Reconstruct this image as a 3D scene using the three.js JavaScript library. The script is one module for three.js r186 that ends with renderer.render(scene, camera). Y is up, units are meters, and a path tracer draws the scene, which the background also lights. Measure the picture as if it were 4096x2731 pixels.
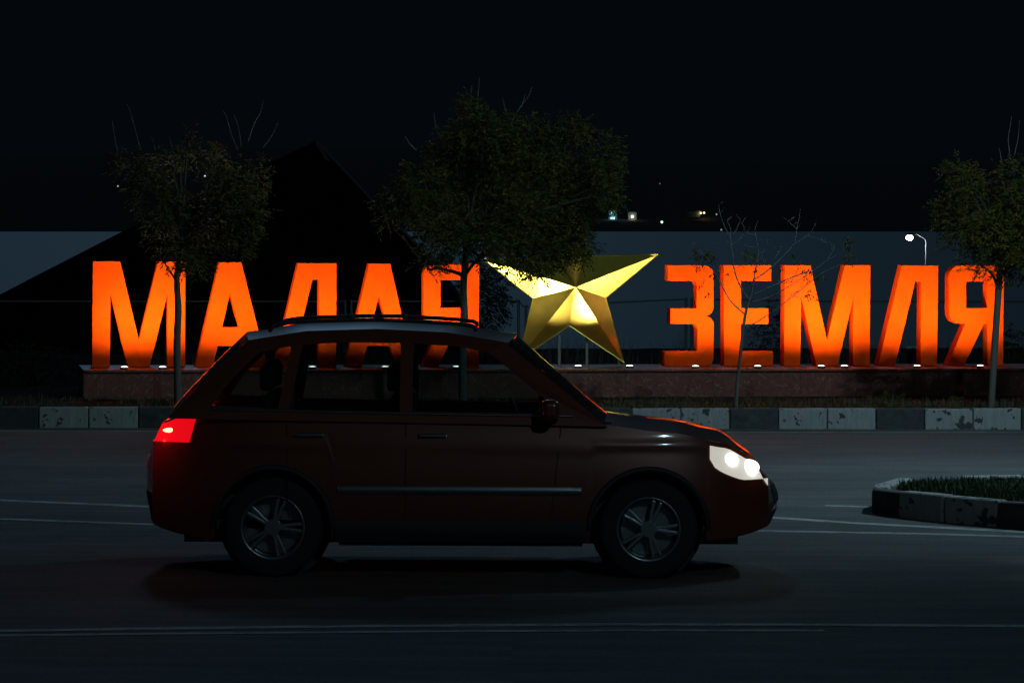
import * as THREE from 'three';
import { mergeGeometries, mergeVertices } from 'three/addons/utils/BufferGeometryUtils.js';
import { RoundedBoxGeometry } from 'three/addons/geometries/RoundedBoxGeometry.js';
import { ImprovedNoise } from 'three/addons/math/ImprovedNoise.js';

// ---------------------------------------------------------------- camera, sky, moon, exposure
const scene = new THREE.Scene();
const F4 = 13932, CX = 2048, CY = 1365.5, EYE = 2.45;          // lens in photo pixels (4096 wide), eye height in metres
const PITCH = Math.atan((CY - 904) / F4);                      // sea horizon at photo row 904
const camera = new THREE.PerspectiveCamera(2 * Math.atan(CY / F4) * 180 / Math.PI, 4096 / 2731, 0.5, 30000);
camera.position.set(0, EYE, 0);
camera.rotation.x = -PITCH;
camera.updateMatrixWorld();

const skyW = 64, skyH = 64, skyData = new Float32Array(skyW * skyH * 4);
for (let j = 0; j < skyH; j++) for (let i = 0; i < skyW; i++) {
  const el = (j + 0.5) / skyH - 0.5;                           // -0.5 .. 0.5 of pi
  const k = Math.exp(-Math.abs(el) * 9);                       // town glow hugging the horizon, all round
  const o = (j * skyW + i) * 4;
  skyData[o] = 0.0009 + 0.0004 * k; skyData[o + 1] = 0.0018 + 0.0008 * k; skyData[o + 2] = 0.0026 + 0.0014 * k; skyData[o + 3] = 1;
}
const skyTex = new THREE.DataTexture(skyData, skyW, skyH, THREE.RGBAFormat, THREE.FloatType);
skyTex.mapping = THREE.EquirectangularReflectionMapping;
skyTex.magFilter = THREE.LinearFilter; skyTex.minFilter = THREE.LinearFilter; skyTex.needsUpdate = true;
scene.background = skyTex; scene.environment = skyTex;

const moon = new THREE.DirectionalLight(new THREE.Color().setRGB(0.32, 0.66, 1.0), 0.105);
moon.position.set(-6, 42, -106); moon.target.position.set(0, 0, -34);   // over the bay, above the frame
moon.castShadow = true; moon.shadow.radius = 10; moon.shadow.mapSize.set(2048, 2048);
Object.assign(moon.shadow.camera, { left: -45, right: 45, top: 45, bottom: -45, near: 1, far: 250 });
scene.add(moon, moon.target);

const renderer = new THREE.WebGLRenderer({ antialias: true });
renderer.setSize(1024, 682);
renderer.toneMapping = THREE.LinearToneMapping;
renderer.toneMappingExposure = 1;
renderer.shadowMap.enabled = true;

// ---------------------------------------------------------------- helpers
let seed = 12345;
const rnd = () => { seed |= 0; seed = seed + 0x6D2B79F5 | 0; let t = Math.imul(seed ^ seed >>> 15, 1 | seed); t = t + Math.imul(t ^ t >>> 7, 61 | t) ^ t; return ((t ^ t >>> 14) >>> 0) / 4294967296; };
const rr = (a, b) => a + (b - a) * rnd();
const V = (x, y, z) => new THREE.Vector3(x, y, z);
const lin = (r, g, b) => new THREE.Color().setRGB(r, g, b);
const lerp = (a, b, t) => a + (b - a) * t;
const clamp = (x, a, b) => Math.max(a, Math.min(b, x));
const noise = new ImprovedNoise();
const fbm = (x, y, o = 4) => { let s = 0, a = 0.5, f = 1; for (let i = 0; i < o; i++) { s += a * noise.noise(x * f, y * f, i * 7.3 + 0.5); a *= 0.5; f *= 2; } return s; };

const names = {};
function numbered(n) { const k = names[n] = (names[n] ?? -1) + 1; return k ? `${n}_${String(k).padStart(3, '0')}` : n; }
function shade(o) { o.traverse(c => { if (c.isMesh) { c.castShadow = true; c.receiveShadow = true; } }); return o; }
function tag(o, label, category, group) { o.userData.label = label; o.userData.category = category; if (group) o.userData.group = group; return o; }
function thing(name, label, category, pos, group) {
  const g = new THREE.Group(); g.name = numbered(name); if (pos) g.position.copy(pos); tag(g, label, category, group); scene.add(g); return g;
}
function part(parent, name, geo, m) { const o = new THREE.Mesh(geo, m); o.name = name; o.castShadow = o.receiveShadow = true; parent.add(o); return o; }
function structure(name, geo, m) { const o = new THREE.Mesh(geo, m); o.name = numbered(name); o.castShadow = o.receiveShadow = true; o.userData.kind = 'structure'; scene.add(o); return o; }
const mat = (c, roughness = 0.8, extra = {}) => new THREE.MeshStandardMaterial({ color: c, roughness, ...extra });

// photo pixel (4096 wide) -> direction, and points on surfaces
function ray(px, py) { return V((px - CX) / F4, -(py - CY) / F4, -1).applyAxisAngle(V(1, 0, 0), -PITCH); }
const SLOPE = -0.005;                                          // the street falls gently to the right
const fall = x => SLOPE * x;
function onGround(px, py, h = 0) { const d = ray(px, py); const t = (h - EYE) / (d.y - SLOPE * d.x); return V(d.x * t, EYE + d.y * t, d.z * t); }
function atDepth(px, py, dist) { const d = ray(px, py); return d.multiplyScalar(dist / -d.z).add(V(0, EYE, 0)); }

// the plane of the sign's front faces
const YAW = 9.35 * Math.PI / 180, US = V(Math.cos(YAW), 0, -Math.sin(YAW)), NS = V(Math.sin(YAW), 0, Math.cos(YAW));
const SIGN0 = atDepth(2191, 1466, 46);
function onSign(px, py, off = 0) {                             // -> { t: metres along the sign, y, p }
  const d = ray(px, py), o = V(0, EYE, 0), c = SIGN0.clone().addScaledVector(NS, off);
  const k = c.clone().sub(o).dot(NS) / d.dot(NS); const p = o.addScaledVector(d, k);
  return { t: p.clone().sub(SIGN0).dot(US), y: p.y, p };
}

// textures
function tex(w, h, fn, srgb = true) {
  const a = new Uint8Array(w * h * 4);
  for (let j = 0; j < h; j++) for (let i = 0; i < w; i++) { const c = fn(i / w, j / h, i, j); const o = (j * w + i) * 4; a[o] = clamp(c[0], 0, 255); a[o + 1] = clamp(c[1], 0, 255); a[o + 2] = clamp(c[2], 0, 255); a[o + 3] = 255; }
  const t = new THREE.DataTexture(a, w, h, THREE.RGBAFormat); t.wrapS = t.wrapT = THREE.RepeatWrapping; t.magFilter = THREE.LinearFilter; t.minFilter = THREE.LinearMipmapLinearFilter; t.generateMipmaps = true;
  if (srgb) t.colorSpace = THREE.SRGBColorSpace; t.needsUpdate = true; return t;
}

// tapered tube along points
function tube(pts, r0, r1, sides = 7, steps = 0) {
  const curve = new THREE.CatmullRomCurve3(pts, false, 'catmullrom', 0.5), n = steps || Math.max(3, pts.length * 3);
  const P = curve.getPoints(n), pos = [], idx = [];
  let nrm = V(0.31, 0.2, 0.93);
  for (let i = 0; i <= n; i++) {
    const t = (P[Math.min(i + 1, n)].clone().sub(P[Math.max(i - 1, 0)])).normalize();
    nrm = nrm.clone().addScaledVector(t, -nrm.dot(t)); if (nrm.lengthSq() < 1e-6) nrm = V(t.y, t.z, t.x); nrm.normalize();
    const b = t.clone().cross(nrm), r = lerp(r0, r1, i / n);
    for (let k = 0; k < sides; k++) { const a = k / sides * Math.PI * 2; const q = P[i].clone().addScaledVector(nrm, Math.cos(a) * r).addScaledVector(b, Math.sin(a) * r); pos.push(q.x, q.y, q.z); }
  }
  for (let i = 0; i < n; i++) for (let k = 0; k < sides; k++) { const a = i * sides + k, b = i * sides + (k + 1) % sides, c = a + sides, d = b + sides; idx.push(a, b, c, b, d, c); }
  const c0 = pos.length / 3; pos.push(P[0].x, P[0].y, P[0].z, P[n].x, P[n].y, P[n].z);
  for (let k = 0; k < sides; k++) { idx.push(c0, (k + 1) % sides, k); idx.push(c0 + 1, n * sides + k, n * sides + (k + 1) % sides); }
  const g = new THREE.BufferGeometry(); g.setAttribute('position', new THREE.Float32BufferAttribute(pos, 3)); g.setIndex(idx); g.computeVertexNormals(); return g;
}
function box(w, h, d, x = 0, y = 0, z = 0, r = 0) { const g = r ? new RoundedBoxGeometry(w, h, d, 2, r) : new THREE.BoxGeometry(w, h, d); g.translate(x, y, z); return g; }
const strip = g => { for (const k of Object.keys(g.attributes)) if (k !== 'position' && k !== 'normal') g.deleteAttribute(k); return g.index ? g.toNonIndexed() : g; };
const merge = gs => mergeGeometries(gs.map(strip));
// grid surface from fn(u, v) -> Vector3
function grid(fn, nu, nv, uvScale) {
  const pos = [], uv = [], idx = [];
  for (let i = 0; i <= nu; i++) for (let j = 0; j <= nv; j++) { const p = fn(i / nu, j / nv); pos.push(p.x, p.y, p.z); uv.push(uvScale ? p.x * uvScale : i / nu, uvScale ? p.z * uvScale : j / nv); }
  for (let i = 0; i < nu; i++) for (let j = 0; j < nv; j++) { const a = i * (nv + 1) + j, b = a + 1, c = a + nv + 1, d = c + 1; idx.push(a, b, c, b, d, c); }
  const g = new THREE.BufferGeometry(); g.setAttribute('position', new THREE.Float32BufferAttribute(pos, 3)); g.setAttribute('uv', new THREE.Float32BufferAttribute(uv, 2)); g.setIndex(idx); g.computeVertexNormals(); return g;
}
// sheet with thickness
function sheet(fn, nu, nv, off) {
  const top = grid(fn, nu, nv), bot = grid((u, v) => fn(u, v).add(off), nu, nv);
  const rim = []; const edge = (f, n) => rim.push(grid((u, v) => { const p = f(u); return v < 0.5 ? p : p.add(off); }, n, 1));
  edge(u => fn(u, 0), nu); edge(u => fn(u, 1), nu); edge(u => fn(0, u), nv); edge(u => fn(1, u), nv);
  return merge([top, bot, ...rim]);
}

// ---------------------------------------------------------------- ground, road, sea, far hills
const KL = onGround(0, 1710), KR = onGround(4096, 1717.5);     // foot of the far kerb
const KDIR = KR.clone().sub(KL).setY(0).normalize(), KN = V(-KDIR.z, 0, KDIR.x).multiplyScalar(-1); // KN points away from the camera
if (KN.z > 0) KN.multiplyScalar(-1);
const kerbAt = (s, back = 0, h = 0) => { const p = KL.clone().addScaledVector(KDIR, s).addScaledVector(KN, back); p.y = fall(p.x) + h; return p; };
const KH = 0.25;

const asphaltTex = tex(1024, 1024, (u, v, i, j) => {
  const speck = (rnd() - 0.5) * 34, st = fbm(u * 5, v * 42, 3) * 18 + fbm(u * 16 + 9, v * 120, 2) * 10, blot = fbm(u * 9 + 3, v * 9, 3) * 14;
  const b = 54 + speck + st * 1.8 + blot * 1.5; return [b, b * 1.0, b * 1.02];
});
const asphaltBump = tex(512, 512, () => { const b = 128 + (rnd() - 0.5) * 160; return [b, b, b]; }, false);
const asphalt = mat(0xffffff, 0.88, { map: asphaltTex, bumpMap: asphaltBump, bumpScale: 0.003 });
{
  const a0 = kerbAt(-60), a1 = kerbAt(75);
  const g = grid((u, v) => { const x = lerp(-54, 62, u), f = kerbAt((x - KL.x) / KDIR.x); return V(x, fall(x), lerp(14, f.z + 0.02, v)); }, 20, 12, 0.11);
  structure('road', g, asphalt);
}
// land behind the kerb, falling to the shore
const landH = d => d < 47.5 ? 0.23 : d < 73 ? lerp(0.23, -1.2, (d - 47.5) / 25.5) : d < 150 ? lerp(-1.2, -5, (d - 73) / 77) : lerp(-5, -9.3, (d - 150) / 185);
const soilTex = tex(512, 512, (u, v) => { const b = 34 + fbm(u * 10, v * 10) * 30 + (rnd() - 0.5) * 22; return [b * 1.0, b * 1.02, b * 0.72]; });
{
  const g = grid((u, v) => {
    const x = lerp(-110, 110, u), zs = [0, 2, 4, 6, 9, 14, 20, 30, 50, 80, 110, 150, 200, 290], k = Math.min(12, Math.floor(v * 13)), w = lerp(zs[k], zs[k + 1], v * 13 - k);
    const f = kerbAt((clamp(x, -55, 62) - KL.x) / KDIR.x, 0.13); const z = f.z - w, d = -z;
    const hh = landH(d) + (d < 60 ? fall(x) : fall(x) * Math.max(0, 1 - (d - 60) / 40)) + (w > 0.5 ? fbm(x * 0.4, z * 0.4, 3) * Math.min(0.12, w * 0.02) : 0);
    return V(x, hh, z);
  }, 160, 65, 0.5);
  structure('verge_ground', g, new THREE.MeshPhysicalMaterial({ map: soilTex, roughness: 1, specularIntensity: 0.1 }));
}
// bay
const seaTex = tex(512, 512, (u, v) => { const b = fbm(u * 6, v * 60, 4) * 30 + (rnd() - 0.5) * 10; return [24 + b * 0.3, 42 + b * 0.4, 56 + b * 0.4]; });
seaTex.repeat.set(6, 60);
{
  const g = new THREE.PlaneGeometry(9000, 7700, 1, 1); g.rotateX(-Math.PI / 2); g.translate(0, -9.6, -290 - 3850);
  structure('sea', g, mat(0xffffff, 0.62, { map: seaTex }));
}
{
  const prof = (x, k) => 70 + 90 * (0.5 + fbm(x * 0.0006 + k, k * 3.1, 4)) + 35 * Math.sin(x * 0.0011 + k);
  const g = grid((u, v) => { const x = lerp(-6000, 6000, u); const h = prof(x, 1.7) * Math.sin(v * Math.PI / 2); return V(x, -9.8 + h * 1.25, -7600 - v * 1500 + 60 * fbm(x * 0.004, v * 3)); }, 220, 14);
  structure('hills', g, new THREE.MeshPhysicalMaterial({ color: lin(0.2, 0.18, 0.16), roughness: 1, specularIntensity: 0 }));
}

// painted lines (each a sheet 4 mm above the road)
const paintTex = tex(512, 128, (u, v) => { const w = fbm(u * 22, v * 7, 4) + fbm(u * 70 + 4, v * 20, 2) * 0.6; const b = w > 0.13 ? 62 + rnd() * 16 : 150 + w * 60 + (rnd() - 0.5) * 16; return [b, b, b * 0.98]; });
const paint = mat(0xffffff, 0.8, { map: paintTex });
function roadLine(pts, width, label) {
  const P = new THREE.CatmullRomCurve3(pts.map(([x, y]) => onGround(x, y, 0.004))).getPoints(60);
  const pos = [], uv = [], idx = [];
  P.forEach((p, i) => {
    const t = P[Math.min(i + 1, 60)].clone().sub(P[Math.max(0, i - 1)]).setY(0).normalize(), n = V(-t.z, 0, t.x);
    for (const s of [-1, 1]) { const q = p.clone().addScaledVector(n, s * width / 2); q.y = fall(q.x) + 0.004; pos.push(q.x, q.y, q.z); uv.push(p.x * 0.18, s * 0.25 + 0.5); }
    if (i) { const a = i * 2; idx.push(a - 2, a - 1, a, a - 1, a + 1, a); }
  });
  const g = new THREE.BufferGeometry(); g.setAttribute('position', new THREE.Float32BufferAttribute(pos, 3)); g.setAttribute('uv', new THREE.Float32BufferAttribute(uv, 2)); g.setIndex(idx); g.computeVertexNormals();
  const o = structure('road_marking', g, paint); o.userData.label = label; return o;
}
roadLine([[-900, 1960], [-300, 1985], [0, 2000], [420, 2018], [842, 2034], [1700, 2046], [2873, 2060], [3490, 2095], [4096, 2127], [4700, 2165]], 0.17, 'white line passing the foot of the grassy island');
roadLine([[-900, 2040], [-300, 2064], [0, 2075], [420, 2090], [813, 2102], [1700, 2112], [2835, 2120], [3300, 2127], [3800, 2137], [4700, 2165]], 0.15, 'white line running beside the island line');
roadLine([[-700, 2532], [0, 2522], [1366, 2504], [2700, 2497], [4096, 2503], [4900, 2510]], 0.13, 'worn white edge line crossing the near lane');
roadLine([[-700, 2552], [0, 2541], [1366, 2527], [2500, 2521], [3300, 2521]], 0.10, 'worn thin white line beside the near edge line');
roadLine([[-500, 1722], [0, 1723], [2000, 1728], [4096, 1729], [4800, 1730]], 0.10, 'thin white edge line along the far kerb');
roadLine([[3300, 2021], [3400, 2024], [3478, 2027]], 0.12, 'short white dash before the island nose');

// ---------------------------------------------------------------- far kerb: painted blocks
function chipped(seedOff, amount) {
  return tex(256, 128, (u, v) => {
    const n = fbm(u * 6 + seedOff, v * 4 + seedOff, 5) + 0.1 * fbm(u * 30, v * 18 + seedOff, 3), g = (rnd() - 0.5) * 14, chip = n > 0.34 - amount;
    const streak = fbm(u * 20 + seedOff, v * 2, 3) * 26; const b = chip ? 46 + g * 1.5 : 122 + g + streak * 0.8; return [b, b, b * (chip ? 0.95 : 0.98)];
  });
}
const kerbWhite = [[3.1, 0.06], [17.7, 0.15], [31.2, 0.22], [47.9, 0.1], [61.3, 0.16], [77.7, 0.05], [91.1, 0.24]].map(a => chipped(...a)).map(t => mat(0xffffff, 0.85, { map: t }));
const kerbBlack = [5, 9].map(s => mat(0xffffff, 0.8, { map: tex(128, 128, (u, v) => { const b = 44 + fbm(u * 6 + s, v * 5, 4) * 30 + (rnd() - 0.5) * 14; return [b * 0.96, b, b]; }) }));
const farKerb = new THREE.Group(); farKerb.name = 'kerb'; farKerb.userData.kind = 'structure'; scene.add(farKerb);
{
  const BL = 0.597, s0 = onGround(151, 1711).sub(KL).setY(0).dot(KDIR);
  const geo = new RoundedBoxGeometry(BL - 0.008, KH + 0.15, 0.16, 2, 0.018);
  for (let k = -14; k < 34; k++) {
    const black = ((k % 3) + 3) % 3 === 2, m = black ? kerbBlack[(k & 1)] : kerbWhite[(k * 5 + 105) % 7];
    const b = part(farKerb, 'kerb_block', geo, m);
    const p = kerbAt(s0 + (k + 0.5) * BL, 0.08, KH - (KH + 0.15) / 2 + rr(-0.006, 0.006)); b.position.copy(p); b.rotation.y = Math.atan2(-KDIR.z, KDIR.x) + rr(-0.008, 0.008);
  }
}

// ---------------------------------------------------------------- grassy island on the right
{
  const H = 0.22;
  const front = [[3545, 2060], [3590, 2064], [3767, 2084], [3974, 2103], [4400, 2146], [4900, 2196]].map(([x, y]) => onGround(x, y, 0));
  const noseP = onGround(3540, 1958, H), backP = [[3560, 1920], [3700, 1909], [4096, 1903], [5200, 1890]].map(([x, y]) => onGround(x, y, H));
  const outline = [front[1], front[2], front[3], front[4], front[5], backP[3], backP[2], backP[1], backP[0], noseP];
  const island = new THREE.Group(); island.name = 'traffic_island'; island.userData.kind = 'structure'; scene.add(island);
  const sh = new THREE.Shape(outline.map(p => new THREE.Vector2(p.x, -p.z)));
  const g = new THREE.ShapeGeometry(sh); g.rotateX(-Math.PI / 2); g.translate(0, H - 0.035 - 0.02, 0);
  part(island, 'soil', g, mat(lin(0.02, 0.022, 0.012), 1));
  // kerb blocks along front and nose
  const runs = [backP[2], backP[1], backP[0], noseP, front[1], front[2], front[3], front[4], front[5]];
  const curve = new THREE.CatmullRomCurve3(runs, false, 'centripetal'); const len = curve.getLength(), n = Math.round(len / 0.62);
  for (let k = 0; k < n; k++) {
    const a = curve.getPointAt(k / n), b = curve.getPointAt((k + 1) / n), mid = a.clone().add(b).multiplyScalar(0.5), L = a.distanceTo(b) - 0.012;
    const geo = new RoundedBoxGeometry(L, H + 0.1, 0.15, 3, 0.03); const pp = geo.attributes.position;
    for (let i = 0; i < pp.count; i++) { const x = pp.getX(i), y = pp.getY(i); const wv = noise.noise(x * 6 + k * 3, y * 6, k * 1.7) * 0.02; pp.setZ(i, pp.getZ(i) + wv); pp.setY(i, y + (y > 0 ? noise.noise(x * 5, k * 2.2, 1) * 0.02 : 0)); }
    geo.computeVertexNormals();
    const m = k % 3 === 1 ? kerbBlack[k & 1] : kerbWhite[(k * 3 + 2) % 7];
    const o = part(island, 'kerb_block', geo, m); o.position.set(mid.x, fall(mid.x) + H - (H + 0.1) / 2 + rr(-0.015, 0.01), mid.z); o.rotation.y = -Math.atan2(b.z - a.z, b.x - a.x) + rr(-0.03, 0.03);
  }
  scatterGrass('island_grass', 'short green grass covering the traffic island', 9000, () => {
    for (let t = 0; t < 50; t++) { const x = rr(noseP.x, Math.min(9, front[5].x)), z = rr(-32, -24.5); if (inside(x, z, outline) && !nearEdge(x, z, runs, 0.1)) return V(x, fall(x) + H - 0.06, z); } return null;
  }, 0.05, 0.1, [0.028, 0.055, 0.012]);
}
function inside(x, z, P) { let c = false; for (let i = 0, j = P.length - 1; i < P.length; j = i++) if ((P[i].z > z) !== (P[j].z > z) && x < (P[j].x - P[i].x) * (z - P[i].z) / (P[j].z - P[i].z) + P[i].x) c = !c; return c; }
function nearEdge(x, z, P, r) { for (let i = 1; i < P.length; i++) { const ax = P[i - 1].x, az = P[i - 1].z, dx = P[i].x - ax, dz = P[i].z - az; const t = clamp(((x - ax) * dx + (z - az) * dz) / (dx * dx + dz * dz), 0, 1); if (Math.hypot(x - ax - dx * t, z - az - dz * t) < r) return true; } return false; }
function scatterGrass(name, label, n, place, h0, h1, col) {
  const g = new THREE.BufferGeometry();
  g.setAttribute('position', new THREE.Float32BufferAttribute([-0.006, 0, 0, 0.006, 0, 0, 0.004, 0.6, 0.08, -0.004, 0.6, 0.08, 0, 1, 0.26], 3)); g.setIndex([0, 1, 2, 0, 2, 3, 3, 2, 4]); g.computeVertexNormals();
  const im = new THREE.InstancedMesh(g, mat(0xffffff, 0.8, { side: THREE.DoubleSide }), n); im.name = name; im.userData = { label, category: 'grass', kind: 'stuff' };
  const m = new THREE.Matrix4(), q = new THREE.Quaternion(), e = new THREE.Euler(); let k = 0;
  for (let i = 0; i < n; i++) { const p = place(); if (!p) continue; const h = rr(h0, h1); e.set(rr(-0.25, 0.25), rr(0, 6.28), rr(-0.25, 0.25)); m.compose(p, q.setFromEuler(e), V(rr(0.8, 1.5), h, h)); im.setMatrixAt(k, m); const b = rr(0.6, 1.3); im.setColorAt(k, lin(col[0] * b * rr(0.8, 1.5), col[1] * b, col[2] * b)); k++; }
  im.count = k; im.castShadow = im.receiveShadow = true; scene.add(im); return im;
}
scatterGrass('verge_grass', 'thin dry grass on the verge between kerb and plinth', 9000, () => {
  const s = rr(-1, 15), b = 0.18 + 2.6 * Math.pow(rnd(), 0.8); if (fbm(s * 0.9, b * 1.3, 3) < -0.12) return null; const p = kerbAt(s, b, 0.2); return p;
}, 0.03, 0.11, [0.045, 0.05, 0.02]);

// ---------------------------------------------------------------- plinth
const PF = 0.88, PB = -0.75;                                    // front and back of the plinth, metres from the letter faces
const plinthTop = t => SIGN0.y + SLOPE * US.x * t;
const tL = onSign(331, 1480, PF).t, tR = tL + 17.5;
const signMatrix = (t, y, off = 0) => { const p = SIGN0.clone().addScaledVector(US, t).addScaledVector(NS, off); p.y = y; return p; };
{
  const granTex = tex(1024, 512, (u, v) => {
    const f = fbm(u * 60, v * 30, 3), sp = rnd(); let r = 102 + f * 44, g = 52 + f * 26, b = 38 + f * 22;
    if (sp > 0.93) { r += 22; g += 22; b += 20; } if (sp < 0.1) { r -= 26; g -= 20; b -= 18; } return [r, g, b];
  });
  // pale flecks scattered in the polished stone
  { const a = granTex.image.data, W = 1024, Hh = 512; for (let k = 0; k < 260; k++) { let x = rnd() * W, y = rnd() * Hh; const an = rnd() * 6.28, L = rr(10, 32), cv = rr(-0.06, 0.06); for (let s = 0; s < L; s++) { for (let ox = 0; ox < 3; ox++) for (let oy = 0; oy < 3; oy++) { const i = ((Math.floor(y) + oy + Hh) % Hh * W + (Math.floor(x) + ox + W) % W) * 4; for (let c = 0; c < 3; c++) a[i + c] = Math.max(a[i + c], [122, 86, 72][c] + rnd() * 26); } x += Math.cos(an + cv * s); y += Math.sin(an + cv * s); } } }
  granTex.needsUpdate = true;
  const pl = thing('granite_plinth', 'low red-brown granite plinth carrying the letters and the star', 'plinth');
  const stone = mat(0xffffff, 0.45, { map: granTex });
  const hgt = 0.75, seg = 1.17, n = 15;
  for (let k = 0; k < n; k++) {
    const t0 = tL + k * seg, tc = t0 + seg / 2; const g = new RoundedBoxGeometry(seg - 0.002, hgt - 0.035, PF - PB - 0.06, 1, 0.004);
    const uv = g.attributes.uv, p = g.attributes.position; for (let i = 0; i < uv.count; i++) uv.setXY(i, (p.getX(i) + p.getZ(i) + tc) * 0.42, p.getY(i) * 0.84 + k * 0.13);
    const o = part(pl, 'cladding_slab', g, stone); o.position.copy(signMatrix(tc, plinthTop(tc) - 0.035 - (hgt - 0.035) / 2, (PF + PB) / 2)); o.rotation.y = YAW; o.rotation.z = SLOPE;
    const cg = new RoundedBoxGeometry(seg - 0.003, 0.035, PF - PB, 2, 0.008); const cu = cg.attributes.uv, cp = cg.attributes.position; for (let i = 0; i < cu.count; i++) cu.setXY(i, (cp.getX(i) + tc) * 0.42, cp.getZ(i) * 0.84);
    const c = part(pl, 'coping_slab', cg, stone); c.position.copy(signMatrix(tc, plinthTop(tc) - 0.0175, (PF + PB) / 2)); c.rotation.y = YAW; c.rotation.z = SLOPE;
  }
}

// ---------------------------------------------------------------- letters
const letterTex = tex(256, 256, (u, v) => { const b = 1 + fbm(u * 7, v * 7, 4) * 0.14 + (rnd() - 0.5) * 0.03; return [232 * b, 69 * b, 0]; });
const letterPaint = new THREE.MeshPhysicalMaterial({ map: letterTex, roughness: 0.85, specularIntensity: 0.08 });
const cA = [340, 1020, 0.3061], cB = [1040, 1020, 0.3061], cC = [1600, 1020, 0.306], cD = [2600, 1020, 0.3061], cE = [3100, 1020, 0.3062], cF = [3450, 1020, 0.3062];
function letter(crop, path, holes, name, label, group, baseY) {
  const cv = ([x, y]) => { const s = onSign(crop[0] + x * crop[2], crop[1] + y * crop[2]); return s; };
  // path entries: [x, y] or [x, y, cx, cy] for a quadratic corner ending at x, y
  const all = path.map(e => cv(e)); const t0 = Math.min(...all.map(s => s.t)), t1 = Math.max(...all.map(s => s.t)), tc = (t0 + t1) / 2, yb = plinthTop(tc) + 0.004;
  const lo = Math.min(...all.map(s => s.y));
  const fix = s => [s.t - tc, s.y - lo < 0.03 ? 0 : s.y - yb];
  const draw = (sh, P) => P.forEach((e, i) => { const [x, y] = fix(cv(e)); if (!i) sh.moveTo(x, y); else if (e.length === 4) { const [cx, cy] = fix(cv([e[2], e[3]])); sh.quadraticCurveTo(cx, cy, x, y); } else sh.lineTo(x, y); });
  const sh = new THREE.Shape(); draw(sh, path); for (const h of holes) { const q = new THREE.Path(); draw(q, h); sh.holes.push(q); }
  const D = 0.22; const g = new THREE.ExtrudeGeometry(sh, { depth: D - 0.008, bevelEnabled: true, bevelThickness: 0.004, bevelSize: 0.004, bevelOffset: -0.004, bevelSegments: 1, curveSegments: 10 });
  g.translate(0, 0, -(D - 0.004));
  const o = new THREE.Mesh(g, letterPaint); o.name = numbered('sign_letter'); o.castShadow = o.receiveShadow = true; scene.add(o);
  o.position.copy(signMatrix(tc, yb)); o.rotation.y = YAW; tag(o, label, 'letter', group); return o;
}
const G1 = 'letters of the word before the star', G2 = 'letters of the word after the star';
letter(cA, [[95, 80], [455, 80], [697, 1105], [945, 85], [1308, 85], [1303, 1455], [1068, 1455], [1072, 520], [838, 1455], [550, 1455], [328, 520], [318, 1455], [84, 1455]], [], 'm', 'orange letter M opening the word before the star', G1);
letter(cA, [[1750, 92], [2040, 92], [2382, 1455], [2130, 1455], [2050, 1190], [1728, 1190], [1665, 1455], [1430, 1455]], [[[1890, 500], [2005, 945], [1785, 945]]], 'a', 'orange letter A standing right after the first M', G1);
letter(cB, [[495, 102], [997, 105], [993, 1465], [762, 1465], [765, 322], [683, 322], [405, 1465], [175, 1465]], [], 'l', 'orange letter shaped like an open A between two letters A', G1);
letter(cB, [[1422, 110], [1703, 110], [2000, 1465], [1780, 1465], [1695, 1185], [1400, 1185], [1330, 1465], [1110, 1465]], [[[1550, 530], [1672, 945], [1450, 945]]], 'a', 'orange letter A just before the backward R beside the star', G1);
letter(cC, [[1037, 118], [430, 118], [308, 245, 318, 128], [308, 770], [430, 898, 318, 888], [527, 898], [285, 1470], [500, 1470], [775, 900], [822, 900], [828, 1470], [1030, 1470]], [[[530, 325], [530, 685], [820, 685], [820, 325]]], 'ya', 'orange backward R closing the word before the star, behind a leafy tree', G1);
letter(cD, [[238, 130], [700, 130], [835, 270, 828, 138], [833, 680], [740, 797, 828, 770], [838, 910, 832, 820], [835, 1330], [740, 1455, 828, 1445], [190, 1455], [190, 1255], [622, 1255], [625, 960], [590, 900], [268, 900], [268, 693], [610, 693], [615, 400], [590, 338], [238, 338]], [], 'ze', 'orange letter shaped like a 3 right after the gold star', G2);
letter(cD, [[965, 130], [1588, 130], [1588, 338], [1195, 338], [1195, 693], [1552, 693], [1552, 902], [1193, 902], [1193, 1255], [1615, 1255], [1613, 1455], [970, 1455]], [], 'e', 'orange letter E behind the bare sapling', G2);
letter(cE, [[130, 130], [468, 130], [685, 1110], [918, 130], [1252, 130], [1243, 1450], [1025, 1450], [1030, 560], [822, 1450], [545, 1450], [350, 560], [335, 1450], [120, 1450]], [], 'm', 'orange letter M in the word after the star', G2);
letter(cF, [[523, 133], [998, 135], [980, 1450], [765, 1450], [775, 345], [697, 345], [430, 1450], [207, 1450]], [], 'l', 'orange letter shaped like an open A before the last backward R', G2);
letter(cF, [[1860, 133], [1280, 133], [1140, 290, 1150, 145], [1140, 750], [1280, 897, 1150, 885], [1350, 897], [1110, 1450], [1335, 1450], [1595, 900], [1640, 900], [1640, 1450], [1845, 1450]], [[[1362, 345], [1362, 690], [1640, 690], [1640, 345]]], 'ya', 'orange backward R closing the word after the star', G2);

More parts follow.
